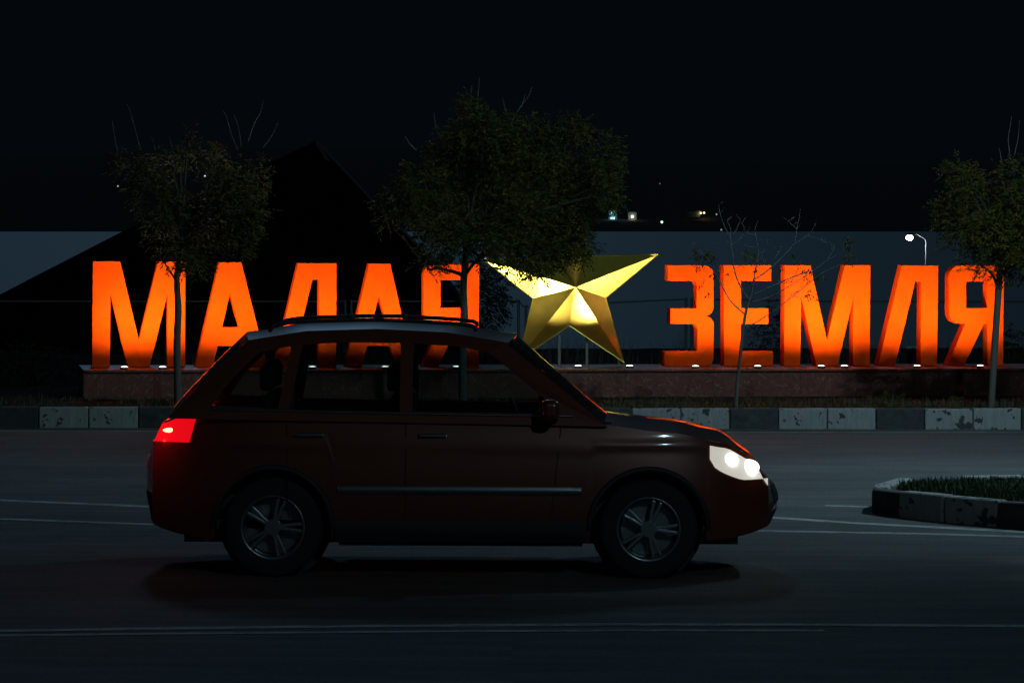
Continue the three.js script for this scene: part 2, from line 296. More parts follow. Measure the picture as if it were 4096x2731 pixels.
// ---------------------------------------------------------------- gold star
{
  const sc = onSign(2285, 1148, -0.1); const base = signMatrix(sc.t, plinthTop(sc.t) + 0.002, -0.1);
  const st = thing('gold_star', 'faceted gold five-pointed star on posts between the two words', 'star', base); st.rotation.y = YAW;
  const loc = (px, py) => { const s = onSign(px, py, -0.1); return new THREE.Vector2(s.t - sc.t, s.y - base.y); };
  const tips = [loc(2288, 786), loc(2636, 1017), loc(2499, 1453), loc(2070, 1442), loc(1928, 1035)];
  const notch = [loc(2366, 1022), loc(2425, 1191), loc(2278, 1304), loc(2130, 1194), loc(2210, 1028)];   // notch[i] between tips[i] and tips[i+1]
  tips[2].y = Math.max(tips[2].y, 0.02); const c = loc(2285, 1147), AP = V(c.x, c.y, 0.33), BP = V(c.x, c.y, -0.16);
  const goldTex = tex(256, 256, (u, v) => { const b = 1 + fbm(u * 5, v * 5, 4) * 0.18 + (rnd() - 0.5) * 0.05; return [226 * b, 200 * b, 84 * b]; });
  const gold = mat(0xffffff, 0.31, { map: goldTex, metalness: 0.88 });
  const facet = (a, b, apex) => { const A = V(a.x, a.y, 0), B = V(b.x, b.y, 0), Cc = apex, g = new THREE.BufferGeometry(); const th = V(0, 0, apex.z > 0 ? -0.012 : 0.012);
    const P = [A, B, Cc, A.clone().add(th), B.clone().add(th), Cc.clone().add(th)]; const f = [0, 1, 2, 3, 5, 4, 0, 3, 1, 1, 3, 4, 1, 4, 2, 2, 4, 5, 2, 5, 0, 0, 5, 3];
    const pos = [], uv = []; for (const i of f) { pos.push(P[i].x, P[i].y, P[i].z); uv.push(P[i].x * 0.8, P[i].y * 0.8); } g.setAttribute('position', new THREE.Float32BufferAttribute(pos, 3)); g.setAttribute('uv', new THREE.Float32BufferAttribute(uv, 2)); g.computeVertexNormals(); return g; };
  for (let i = 0; i < 5; i++) for (const ap of [AP, BP]) {
    part(st, 'facet', facet(tips[i], notch[i], ap), gold); part(st, 'facet', facet(notch[i], tips[(i + 1) % 5], ap), gold);
  }
  const steel = mat(lin(0.16, 0.15, 0.11), 0.5, { metalness: 0.5 });
  for (const [px, topY] of [[2240, 1340], [2351, 1350], [2125, 1408], [2480, 1440]]) { const p = loc(px, topY); const h = Math.max(0.05, p.y); part(st, 'support_post', box(0.035, h, 0.035, p.x, h / 2, -0.07), steel); }
}

// ---------------------------------------------------------------- uplights on the plinth edge
const lampBody = mat(lin(0.03, 0.03, 0.032), 0.5, { metalness: 0.6 });
const lensGlow = new THREE.MeshStandardMaterial({ color: 0xffffff, emissive: lin(1, 0.93, 0.82), emissiveIntensity: 4, roughness: 0.3 });
const upBody = new THREE.CylinderGeometry(0.055, 0.05, 0.022, 20).translate(0, 0.011, 0);
const upRing = new THREE.TorusGeometry(0.053, 0.006, 8, 24).rotateX(Math.PI / 2).translate(0, 0.022, 0);
const upLens = new THREE.SphereGeometry(0.048, 20, 8, 0, Math.PI * 2, 0, Math.PI / 2).scale(1, 0.33, 1).translate(0, 0.0225, 0);
const WHO = ['first of two lamps below the first M', 'second of two lamps below the first M', 'below the A that follows the first M', 'below the open A of the first word', 'below the A before the backward R', 'below the backward R before the star', 'below the lowest tip of the star next to the first word', 'below the middle of the gold star', 'below the lower tip of the star next to the 3', 'below the letter shaped like a 3', 'below the letter E', 'first of two lamps below the second M', 'second of two lamps below the second M', 'below the open A of the second word', 'below the last backward R'];
[[496, 0], [649, 0], [937, 0], [1248, 0], [1540, 0], [1825, 0], [2103, 1], [2313, 1], [2519, 1], [2783, 0], [3032, 0], [3286, 0], [3379, 0], [3670, 0], [3923, 0]].forEach(([px, star], i) => {
  const s = onSign(px, 1474, star ? 0.52 : 0.65), p = signMatrix(s.t, plinthTop(s.t) + 0.001, star ? 0.52 : 0.65);
  const l = thing('uplight', 'small round white uplight ' + WHO[i], 'lamp', p, 'uplights along the plinth'); l.rotation.y = YAW;
  part(l, 'housing', upBody, lampBody); part(l, 'rim', upRing, lampBody); part(l, 'lens', upLens, lensGlow);
  const sp = new THREE.SpotLight(lin(1, 0.92, 0.8), star ? 18 : 9.4, 6, star ? 0.66 : 1.38, 1, 2); sp.name = 'beam'; sp.position.set(0, 0.06, 0);
  const tgt = new THREE.Object3D(); tgt.name = 'beam_target'; tgt.position.set(0, 1.5, star ? -0.36 : -0.21); l.add(tgt); sp.target = tgt; sp.castShadow = true; sp.shadow.radius = 2; l.add(sp);
});

// ---------------------------------------------------------------- trees
const barkTex = tex(128, 256, (u, v) => { const b = 92 + fbm(u * 9, v * 4, 4) * 60 + (rnd() - 0.5) * 18; return [b, b * 0.97, b * 0.88]; });
const bark = mat(lin(0.075, 0.072, 0.06), 0.9);
const twigMat = mat(lin(0.11, 0.11, 0.1), 0.9), limbMat = mat(lin(0.035, 0.035, 0.03), 0.9);
const leafMat = new THREE.MeshPhysicalMaterial({ roughness: 0.8, specularIntensity: 0.25, vertexColors: true, side: THREE.DoubleSide });
class Leaves {
  constructor() { this.p = []; this.c = []; }
  add(o, d, s, l, w, col) {
    const up = d.clone().cross(s).normalize(), m = o.clone().addScaledVector(d, l * 0.45), a = m.clone().addScaledVector(s, w / 2).addScaledVector(up, w * 0.18), b = m.clone().addScaledVector(s, -w / 2).addScaledVector(up, w * 0.18), e = o.clone().addScaledVector(d, l).addScaledVector(up, -l * 0.08);
    for (const q of [o, a, e, o, e, b]) { this.p.push(q.x, q.y, q.z); this.c.push(col.r, col.g, col.b); }
  }
  geo() { const g = new THREE.BufferGeometry(); g.setAttribute('position', new THREE.Float32BufferAttribute(this.p, 3)); g.setAttribute('color', new THREE.Float32BufferAttribute(this.c, 3)); g.computeVertexNormals(); return g; }
}
const rdir = () => { const a = rnd() * 6.2832, z = rr(-1, 1), r = Math.sqrt(1 - z * z); return V(r * Math.cos(a), z, r * Math.sin(a)); };
const LEAFC = [[0.03, 0.042, 0.006], [0.048, 0.052, 0.007], [0.02, 0.03, 0.005], [0.085, 0.064, 0.008], [0.05, 0.03, 0.008]];
function leafTwig(L, twigs, p, dir, len, n, ls, pal) {
  const e = p.clone().addScaledVector(dir, len).add(V(0, -len * 0.35, 0)), side0 = dir.clone().cross(V(0, 1, 0)).normalize();
  const base = LEAFC[pal[Math.floor(rnd() * pal.length)]];
  if (twigs) twigs.push([p, p.clone().lerp(e, 0.5).add(V(0, len * 0.06, 0)), e]);
  for (let i = 0; i < n; i++) {
    const f = (i + 0.6) / n, o = p.clone().lerp(e, f); const sgn = i % 2 ? 1 : -1;
    const d = dir.clone().multiplyScalar(0.7).addScaledVector(side0, sgn * rr(0.5, 1)).add(V(rr(-0.3, 0.3), rr(-0.75, 0.05), rr(-0.3, 0.3))).normalize();
    const s = d.clone().cross(rdir()).normalize(), b = rr(0.65, 1.35); L.add(o, d, s, ls * rr(0.75, 1.25), ls * rr(0.26, 0.38), lin(base[0] * b, base[1] * b, base[2] * b));
  }
}
function leafyTree({ name, label, depth, trunk, r0, r1, branches, clumps, bare, density, leaf, pal }) {
  const at = (x, y, dz = 0) => atDepth(x, y, depth + dz);
  const m = depth / F4, base = at(...trunk[0]); base.y = 0.2 + fall(base.x);
  const t = thing(name, label, 'tree', base, 'young street trees along the kerb');
  const L0 = v => v.clone().sub(base);
  const tp = trunk.map((q, i) => i ? L0(at(q[0], q[1], q[2] || 0)) : V(0, -0.04, 0));
  part(t, 'trunk', tube(tp, r0, r1, 10, 24), bark);
  const L = new Leaves(), wood = [], top = tp[tp.length - 1];
  for (const b of branches) wood.push(tube(b.p.map(q => L0(at(q[0], q[1], q[2] || 0))), b.r, b.r * 0.35, 6));
  const nodes = tp.slice(Math.floor(tp.length / 2));
  for (const [cx, cy, rx, ry, k = 1] of clumps) {
    const dz = rr(-0.45, 0.45) * Math.min(1, 300 / (Math.abs(cx - trunk[trunk.length - 1][0]) + 150)) * 1.2, c = L0(at(cx, cy, dz)), RX = rx * m, RY = ry * m, RZ = (rx + ry) / 2 * m;
    // limb from the trunk into the clump
    const from = top.clone().lerp(tp[tp.length - 2], rnd() * 0.8), mid = from.clone().lerp(c, 0.5).add(V(rr(-0.08, 0.08), -0.06 + rr(0, 0.12), rr(-0.1, 0.1)));
    wood.push(tube([from, mid, c], 0.022, 0.007, 6));
    for (let q = 0; q < 7; q++) { const e = rdir(); const pt = V(c.x + e.x * RX * 0.85, c.y + e.y * RY * 0.85 + RY * 0.1, c.z + e.z * RZ * 0.85); wood.push(tube([c, c.clone().lerp(pt, 0.5).add(V(0, 0.03, 0)), pt], 0.007, 0.0025, 4)); }
    const n = Math.round(density * k * RX * RY * 1000), twigs = [];
    for (let i = 0; i < n; i++) {
      const e = rdir(), rad = Math.pow(rnd(), 0.42) * (1 + 0.5 * noise.noise(e.x * 2.2 + cx, e.y * 2.2 + cy, e.z * 2.2)); const p = V(c.x + e.x * RX * rad, c.y + e.y * RY * rad, c.z + e.z * RZ * rad);
      const dir = e.clone().multiplyScalar(0.7).add(rdir().multiplyScalar(0.8)).add(V(0, 0.1, 0)).normalize();
      leafTwig(L, rnd() < 0.12 ? twigs : null, p, dir, rr(0.08, 0.17), 7, leaf, pal);
    }
    for (const w of twigs) wood.push(tube(w, 0.0026, 0.0014, 3, 3));
  }
  const bareG = bare.map(b => tube(b.map(q => L0(at(q[0], q[1], q[2] || 0))), 0.006, 0.002, 4));
  part(t, 'branches', merge(wood), limbMat); for (const g of bareG) part(t, 'bare_twig', g, twigMat);
  part(t, 'crown', L.geo(), leafMat);
  return t;
}
leafyTree({
  name: 'street_tree', label: 'leafy young tree with the widest crown, standing before the gold star', depth: 43.4,
  trunk: [[1853, 1640], [1851, 1500], [1852, 1380], [1857, 1260], [1853, 1150], [1858, 1085], [1862, 1000], [1872, 900, 0.1]], r0: 0.056, r1: 0.036,
  branches: [{ p: [[1858, 1110], [1832, 1093], [1784, 1079], [1744, 1072], [1722, 1079], [1707, 1064], [1660, 1010], [1610, 940]], r: 0.024 }, { p: [[1866, 1090], [1890, 1060], [1940, 1010], [2010, 950]], r: 0.026 }, { p: [[1874, 900], [1874, 760], [1872, 600], [1880, 480]], r: 0.02 }, { p: [[1900, 1040], [1990, 1000], [2070, 1060]], r: 0.012 }],
  clumps: [[1873, 443, 55, 62, 0.8], [1948, 530, 150, 85], [2131, 587, 130, 125], [2292, 518, 80, 62, 0.8], [2418, 656, 72, 125], [2425, 770, 62, 70, 0.7], [2275, 730, 105, 110, 0.9], [1830, 630, 120, 120, 0.9], [2016, 702, 150, 130], [1690, 735, 110, 90, 0.8], [1596, 800, 90, 75, 0.7], [1560, 862, 65, 55, 0.6], [1787, 845, 150, 105], [2074, 874, 175, 115], [2275, 931, 90, 110], [2140, 1020, 125, 72], [1950, 965, 145, 68], [1758, 965, 100, 85], [2060, 1070, 90, 26, 0.7], [2150, 1112, 50, 20, 0.5], [1720, 1060, 70, 22, 0.6], [2290, 850, 75, 90, 1.3], [2230, 960, 90, 75, 1.3], [2330, 980, 45, 55, 1]],
  bare: [[[1880, 440], [1885, 380], [1888, 340]], [[1905, 460], [1912, 380], [1918, 310]], [[1770, 560], [1745, 510], [1735, 450]], [[2040, 490], [2022, 440], [2010, 390]], [[2045, 490], [2080, 430], [2110, 390], [2130, 345]], [[2085, 430], [2100, 380]], [[1665, 600], [1640, 575], [1620, 545]], [[1820, 500], [1805, 470]], [[1960, 480], [1952, 420]]],
  density: 3.3, leaf: 0.056, pal: [0, 0, 1, 1, 2, 3]
});
leafyTree({
  name: 'street_tree', label: 'leafy young tree standing before the first orange M', depth: 43.0,
  trunk: [[712, 1640], [709, 1500], [707, 1360], [712, 1240], [707, 1150], [708, 1080], [722, 1000], [730, 920]], r0: 0.05, r1: 0.03,
  branches: [{ p: [[703, 1125], [688, 1099], [672, 1076], [655, 1048], [625, 1000]], r: 0.016 }, { p: [[716, 1090], [740, 1060], [790, 1010]], r: 0.02 }, { p: [[730, 920], [724, 780], [722, 690], [740, 590]], r: 0.014 }],
  clumps: [[530, 660, 70, 58, 0.6], [754, 553, 35, 50, 0.5], [580, 735, 90, 68, 0.6], [682, 650, 100, 62, 0.5], [861, 640, 75, 58, 0.5], [1025, 700, 62, 66, 0.6], [912, 757, 110, 85, 0.7], [963, 840, 110, 80, 0.8], [657, 833, 110, 85, 0.6], [785, 859, 120, 85, 0.7], [963, 945, 80, 62], [810, 935, 110, 85, 0.8], [657, 935, 90, 75, 0.7], [733, 1012, 85, 55, 0.9], [795, 1070, 62, 32, 0.7]],
  bare: [[[560, 600], [540, 520], [520, 450], [505, 410]], [[470, 610], [455, 540], [448, 480]], [[620, 600], [605, 545]], [[950, 600], [925, 540], [905, 470], [890, 440]], [[965, 590], [952, 510], [935, 460]], [[990, 570], [1015, 495], [1040, 450], [1052, 400]], [[1050, 590], [1085, 545], [1110, 490]], [[690, 600], [672, 540]]],
  density: 3.3, leaf: 0.054, pal: [0, 1, 2, 4, 3]
});
leafyTree({
  name: 'street_tree', label: 'leaning young tree before the last backward R', depth: 42.9,
  trunk: [[3966, 1632], [3972, 1540], [3977, 1460], [3984, 1340], [3991, 1240], [3997, 1146], [4005, 1060], [4020, 960]], r0: 0.043, r1: 0.04,
  branches: [{ p: [[3996, 1160], [3975, 1105], [3950, 1078], [3915, 1050], [3880, 1000]], r: 0.018 }, { p: [[4005, 1080], [4040, 1000], [4075, 900]], r: 0.02 }, { p: [[4000, 1100], [4060, 1060], [4130, 1020]], r: 0.018 }, { p: [[3950, 1010], [3895, 865], [3870, 830], [3830, 800]], r: 0.012 }, { p: [[4020, 960], [4040, 800], [4035, 640]], r: 0.014 }],
  clumps: [[3830, 680, 62, 45, 0.7], [3885, 720, 62, 62, 0.8], [3790, 835, 82, 62, 0.6], [3860, 900, 115, 85, 0.7], [3960, 930, 110, 100], [3955, 800, 80, 70, 0.6], [4060, 690, 70, 60, 0.6], [4080, 820, 90, 90, 0.8], [4075, 960, 100, 100], [4160, 900, 110, 120], [4190, 720, 90, 90, 0.8], [4030, 1060, 90, 55, 0.8], [3930, 1045, 80, 45, 0.6], [4180, 1040, 110, 80], [4270, 900, 90, 110]],
  bare: [[[4020, 760], [4010, 680], [4005, 620]], [[4045, 640], [4035, 560], [4042, 510], [4050, 460]], [[4060, 620], [4075, 550], [4080, 480]], [[3875, 840], [3868, 800]], [[4010, 650], [3998, 590]], [[3760, 700], [3745, 690]]],
  density: 3.5, leaf: 0.05, pal: [0, 1, 1, 3, 3]
});
// bare sapling
{
  const depth = 42.8, base = atDepth(2944, 1632, depth); base.y = 0.2 + fall(base.x);
  const t = thing('sapling', 'thin nearly bare sapling standing before the letter E', 'tree', base, 'young street trees along the kerb');
  const at = (x, y) => atDepth(x, y, depth + rr(-0.03, 0.03)).sub(base);
  const P = a => a.map(q => at(q[0], q[1]));
  const tp = [V(0, -0.03, 0), ...P([[2950, 1540], [2956, 1487], [2966, 1388], [2979, 1277], [2993, 1214], [3006, 1179], [3016, 1118]])];
  part(t, 'trunk', tube(tp, 0.027, 0.012, 8, 24), bark);
  const B = [
    [0.008, [3016, 1118], [3025, 1071], [3034, 1018], [3029, 964], [3021, 918], [3032, 884]],
    [0.008, [2979, 1257], [2921, 1201], [2886, 1138], [2859, 1089], [2835, 1050], [2815, 1015], [2775, 992]],
    [0.009, [2997, 1201], [2957, 1134], [2937, 1076], [2933, 1033], [2925, 980], [2923, 953], [2898, 903], [2881, 853], [2875, 819]],
    [0.004, [2923, 953], [2944, 922], [2963, 876]], [0.004, [2923, 953], [2923, 915], [2908, 882]], [0.004, [2925, 981], [2963, 953], [2977, 926], [2972, 890], [2985, 868]],
    [0.008, [3017, 1118], [3059, 1091], [3097, 1060], [3136, 1022], [3174, 980], [3182, 960], [3189, 915], [3197, 876], [3203, 835]],
    [0.004, [3189, 915], [3170, 900], [3155, 884]], [0.004, [3174, 980], [3231, 941], [3260, 905]], [0.003, [3231, 941], [3285, 960], [3310, 975]],
    [0.008, [3022, 1174], [3091, 1143], [3180, 1105], [3243, 1083], [3270, 1071], [3308, 1041], [3365, 1010], [3396, 975]],
    [0.007, [3011, 1205], [3069, 1192], [3136, 1158], [3198, 1121], [3243, 1089]],
    [0.006, [2984, 1308], [3024, 1290], [3091, 1246], [3158, 1196], [3225, 1143], [3256, 1116], [3300, 1085], [3370, 1055]],
    [0.003, [3136, 1158], [3170, 1180], [3200, 1192], [3235, 1182], [3265, 1175]], [0.003, [3180, 1105], [3190, 1080], [3194, 1062]], [0.003, [3198, 1121], [3225, 1100], [3240, 1072]],
    [0.003, [3150, 1195], [3180, 1170], [3205, 1150], [3228, 1140]], [0.003, [3110, 1120], [3135, 1132], [3165, 1128]], [0.003, [2937, 1076], [2955, 1070], [2968, 1058]], [0.003, [3025, 1071], [3050, 1055], [3056, 1040]],
    [0.003, [3034, 1018], [3060, 1000], [3068, 970]], [0.003, [3097, 1035], [3115, 1010], [3128, 985]], [0.003, [3029, 990], [2990, 985], [2975, 975]], [0.003, [3021, 940], [2990, 930], [2978, 905]], [0.003, [3308, 1041], [3330, 1005], [3340, 985]]
  ];
  const wood = []; for (const [r, ...p] of B) wood.push(tube(P(p), r * 1.15, Math.max(0.0032, r * 0.4), 5));
  for (let i = 0; i < 46; i++) { const b = B[1 + Math.floor(rnd() * (B.length - 1))], k = 1 + Math.floor(rnd() * (b.length - 2)), q = b[k + 1] || b[k]; const a = rr(-2.6, -0.3); wood.push(tube(P([[q[0], q[1]], [q[0] + Math.cos(a) * 14, q[1] + Math.sin(a) * 12], [q[0] + Math.cos(a) * 26 + rr(-5, 5), q[1] + Math.sin(a) * 27]]), 0.0036, 0.0022, 4)); }
  part(t, 'branches', merge(wood), twigMat);
  const L = new Leaves();
  const clump = (cx, cy, rx, ry, n) => { for (let i = 0; i < n; i++) { const p = at(cx + rr(-rx, rx), cy + rr(-ry, ry)).add(V(0, 0, rr(-0.1, 0.1))); const d = V(rr(-0.6, 0.6), rr(-1, 0.1), rr(-0.5, 0.5)).normalize(); leafTwig(L, null, p, d, 0.06, 3, 0.055, [1, 3, 3, 4]); } };
  clump(2816, 1022, 38, 40, 45); clump(2996, 1018, 24, 26, 18); clump(3403, 990, 18, 48, 26); clump(3260, 1090, 40, 22, 12);
  for (const [x, y] of [[2828, 1165], [2833, 1172], [2802, 1130], [2812, 1112], [2917, 1083], [2984, 1110], [2990, 1122], [3024, 1072], [3018, 1068], [3232, 1168], [3228, 1180], [3250, 1178], [3265, 1186], [3220, 1105], [3235, 1112], [3245, 1150], [3165, 1012], [3176, 1030], [2850, 1088], [2860, 1096], [3130, 1066], [3222, 1072]]) leafTwig(L, null, at(x, y), V(rr(-0.7, 0.7), -0.7, 0.2).normalize(), 0.03, 2, 0.075, [1, 3, 0]);
  part(t, 'leaves', L.geo(), leafMat);
}
// shrubs and weeds
function shrub(name, label, group, cx, cy, rx, ry, depth, density, ls, baseY, pal) {
  const m = depth / F4, c = atDepth(cx, cy, depth), base = c.clone(); base.y = baseY;
  const t = thing(name, label, name === 'weed' ? 'plant' : 'shrub', base, group), L = new Leaves(), wood = []; const lc = c.clone().sub(base), RX = rx * m, RY = ry * m;
  for (let k = 0; k < 9; k++) { const e = rdir(); wood.push(tube([V(e.x * 0.03, -0.05, e.z * 0.03), V(lc.x + e.x * RX * 0.3, lc.y * 0.5, e.z * RX * 0.3), V(lc.x + e.x * RX * 0.8, lc.y + e.y * RY * 0.8, lc.z + e.z * RX * 0.8)], 0.012 * RX + 0.003, 0.003, 5)); }
  part(t, 'stems', merge(wood), twigMat);
  const n = Math.round(density * RX * RY * 1000);
  for (let i = 0; i < n; i++) { const e = rdir(), rad = Math.pow(rnd(), 0.4) * (1 + 0.35 * noise.noise(e.x * 2.5 + cx, e.y * 2.5 + cy, e.z * 2.5)); leafTwig(L, null, V(lc.x + e.x * RX * rad, Math.max(0.01, lc.y + e.y * RY * rad), lc.z + e.z * RX * rad), e.clone().add(rdir()).normalize(), rr(1.5, 3) * ls, 6, ls, pal); }
  part(t, 'leaves', L.geo(), leafMat); return t;
}
shrub('weed', 'larger green weed growing behind the kerb', 'weeds on the verge', 3565, 1600, 48, 24, 42.75, 7, 0.035, 0.22, [1, 3, 1]);
shrub('weed', 'smaller green weed growing behind the kerb near the leaning tree', 'weeds on the verge', 3826, 1603, 26, 22, 42.75, 9, 0.03, 0.22, [1, 1]);
shrub('shrub', 'round dark bush behind the fence beside the star', 'shrubs behind the sign', 1930, 1180, 115, 150, 66, 1.3, 0.08, -2.4, [2, 0]);
shrub('shrub', 'ragged dark shrub showing through the letter E', 'shrubs behind the sign', 3085, 1330, 70, 130, 58, 1.4, 0.06, -1.4, [2, 4]);
shrub('shrub', 'low dark shrub behind the last backward R', 'shrubs behind the sign', 4040, 1390, 110, 90, 56, 1.2, 0.06, -1.0, [2, 0]);
shrub('shrub', 'wide dark hedge bush beyond the end of the plinth', 'shrubs behind the sign', 120, 1500, 200, 125, 56, 2.2, 0.07, -0.8, [2, 2, 4]);
scatterGrass('tall_grass', 'tall dry grass standing behind the plinth', 2600, () => { const x = rr(-5.6, 6.4), d = rr(49, 53); if (fbm(x * 1.3, d * 0.5, 3) < -0.05) return null; return V(x, landH(d) + fall(x) - 0.02, -d); }, 0.45, 0.95, [0.03, 0.034, 0.016]);

// ---------------------------------------------------------------- site fence panels behind the sign
{
  const pipe = mat(lin(0.3, 0.32, 0.33), 0.5, { metalness: 0.4 });
  const labels = ['fence panel farthest from the star, beyond the plinth end', 'fence panel behind the first M and A', 'fence panel between two pairs of posts behind the A and backward R', 'fence panel behind the gold star, its top sagging', 'fence panel behind the letters E and M', 'fence panel behind the last two letters'];
  const tops = [[-620, 1205, 40, 1206], [52, 1206, 1381, 1206], [1405, 1206, 2074, 1205], [2104, 1205, 2745, 1196], [2768, 1196, 3430, 1206], [3450, 1206, 4130, 1206]];
  tops[0] = [-660, 1205, 694, 1206]; tops[1] = [706, 1206, 1381, 1206]; labels[0] = 'long fence panel behind the first M'; labels[1] = 'fence panel behind the first A and the open A';
  tops.forEach(([x0, y0, x1, y1], i) => {
    const a = atDepth(x0, y0, 73), b = atDepth(x1, y1, 73), h = 2.0; if (i === 3) a.y -= 0.11;
    const t = thing('fence_panel', 'grey pipe-framed ' + labels[i], 'fence', V(a.x, a.y - h, a.z), 'temporary fence panels behind the sign');
    const w = b.x - a.x, dy = b.y - a.y, bar = (p, q, r) => tube([p, p.clone().lerp(q, 0.5), q], r, r, 6, 2);
    part(t, 'post', bar(V(0, 0, 0), V(0, h + 0.03, 0), 0.03), pipe); part(t, 'post', bar(V(w, dy, 0), V(w, h + dy + 0.03, 0), 0.03), pipe);
    part(t, 'top_rail', bar(V(0, h, 0), V(w, h + dy, 0), 0.019), pipe); part(t, 'bottom_rail', bar(V(0, 0.15, 0), V(w, 0.15 + dy, 0), 0.017), pipe);
    
  });
}
// small utility box behind the open A of the second word
{
  const p = atDepth(3649, 1450, 49.5), t = thing('utility_box', 'small dark box standing behind the last open A', 'box', V(p.x, landH(49.5) + fall(p.x), p.z));
  part(t, 'cabinet', box(0.15, 0.62, 0.12, 0, 0.31, 0, 0.01), mat(lin(0.02, 0.022, 0.022), 0.7)); part(t, 'lid', box(0.17, 0.025, 0.14, 0, 0.635, 0, 0.006), mat(lin(0.12, 0.13, 0.13), 0.6));
}

// ---------------------------------------------------------------- memorial on the shore
{
  const D = 300, b0 = atDepth(1300, 1460, D); b0.y = -11;
  const mTex = tex(512, 512, (u, v) => { const b = 41 + fbm(u * 14, v * 3, 4) * 44 + fbm(u * 40, v * 8, 2) * 18 + (rnd() - 0.5) * 10; return [b, b, b * 0.98]; }); mTex.repeat.set(0.06, 0.06);
  const conc = mat(0xffffff, 0.95, { map: mTex });
  const t = thing('memorial', 'huge dark wedge-shaped concrete memorial rising beyond the fence', 'monument', b0);
  const q = (x, y, dd = 0) => { const p = atDepth(x, y, D + dd).sub(b0); return new THREE.Vector2(p.x, p.y); };
  const slab = (pts, hole, dd, depth, turn, name) => {
    const sh = new THREE.Shape(pts.map(p => q(p[0], p[1], dd))); if (hole) sh.holes.push(new THREE.Path(hole.map(p => q(p[0], p[1], dd))));
    const g = new THREE.ExtrudeGeometry(sh, { depth, bevelEnabled: false }); g.translate(0, 0, -depth);
    // walls flare: the upper edges lean back, the faces turn from the street
    const P = g.attributes.position; for (let i = 0; i < P.count; i++) P.setZ(i, P.getZ(i) - dd + turn * P.getX(i)); g.computeVertexNormals(); return part(t, name, g, conc);
  };
  slab([[-700, 1700], [-700, 1460], [0, 1123], [420, 925], [1255, 566], [1300, 640], [1290, 1010], [1420, 1700]], [[1140, 1192], [1010, 1252], [930, 1310], [940, 1420], [1290, 1430], [1250, 1330], [1190, 1245]], 0, 9, 0.72, 'slab');
  slab([[900, 1480], [1120, 800], [1258, 560], [1480, 800], [1740, 1060], [2040, 1480]], null, 16, 10, -0.32, 'slab');
}

// ---------------------------------------------------------------- lamps
const poleMat = mat(lin(0.25, 0.26, 0.27), 0.5, { metalness: 0.5 });
const darkPole = mat(lin(0.03, 0.033, 0.036), 0.7);
{ // in view, beyond the sign
  const D = 150, top = atDepth(3706, 958, D), base = V(top.x, landH(D), top.z);
  const t = thing('street_lamp', 'lit white street lamp on a pole beyond the last open A', 'street lamp', base); const h = top.y - base.y, hx = atDepth(3640, 948, D).x - base.x, hy = atDepth(3640, 948, D).y - base.y;
  part(t, 'pole', tube([V(0, 0, 0), V(0, h * 0.6, 0), V(0, h, 0)], 0.05, 0.03, 8), darkPole); part(t, 'arm', tube([V(0, h - 0.02, 0), V(hx * 0.5, hy + 0.1, 0), V(hx, hy + 0.14, 0)], 0.016, 0.012, 6), darkPole);
  part(t, 'lamp_head', box(0.36, 0.06, 0.24, hx, hy + 0.12, 0, 0.025), darkPole);
  part(t, 'lens', new THREE.SphereGeometry(0.16, 16, 12).scale(1, 0.72, 0.8).translate(hx, hy - 0.02, 0), new THREE.MeshStandardMaterial({ color: 0xffffff, emissive: lin(0.9, 0.97, 1), emissiveIntensity: 8 }));
  const l = new THREE.PointLight(lin(0.85, 0.95, 1), 40, 60, 2); l.name = 'glow'; l.position.set(hx, hy - 0.25, 0); l.castShadow = true; t.add(l);
}
// street lamps outside the frame: one on the island lights the far lane, the kerb and the right sides of the trunks, one on the near pavement lights the car's flank
function streetLamp(label, base, ax, az, I, tx, tz) {
  const t = thing('street_lamp', label, 'street lamp', base);
  part(t, 'pole', tube([V(0, 0, 0), V(0, 5, 0), V(0, 9, 0)], 0.09, 0.05, 10), poleMat); part(t, 'arm', tube([V(0, 8.9, 0), V(ax * 0.4, 9.3, az * 0.4), V(ax * 0.92, 9.4, az * 0.92)], 0.04, 0.03, 8), poleMat);
  part(t, 'lamp_head', box(0.7, 0.12, 0.3, ax, 9.42, az, 0.04), poleMat);
  part(t, 'lens', box(0.56, 0.03, 0.22, ax, 9.34, az, 0.01), new THREE.MeshStandardMaterial({ color: 0xffffff, emissive: lin(0.8, 0.95, 1), emissiveIntensity: 10 }));
  const s = new THREE.SpotLight(lin(0.52, 0.86, 1), I, 0, 1.3, 0.8, 2); s.name = 'beam'; s.position.set(ax, 9.28, az); const g = new THREE.Object3D(); g.name = 'beam_target'; g.position.set(tx, 0, tz); t.add(g); s.target = g; s.castShadow = true; s.shadow.radius = 8; t.add(s);
}
streetLamp('tall street lamp standing on the grassy island', V(9.4, fall(9.4) + 0.2, -30.3), -1.5, -2.6, 340, -4.5, -7);
streetLamp('tall street lamp standing on the near roadside', V(7.5, fall(7.5), -6), -1.2, -1.6, 112, -3, -18);
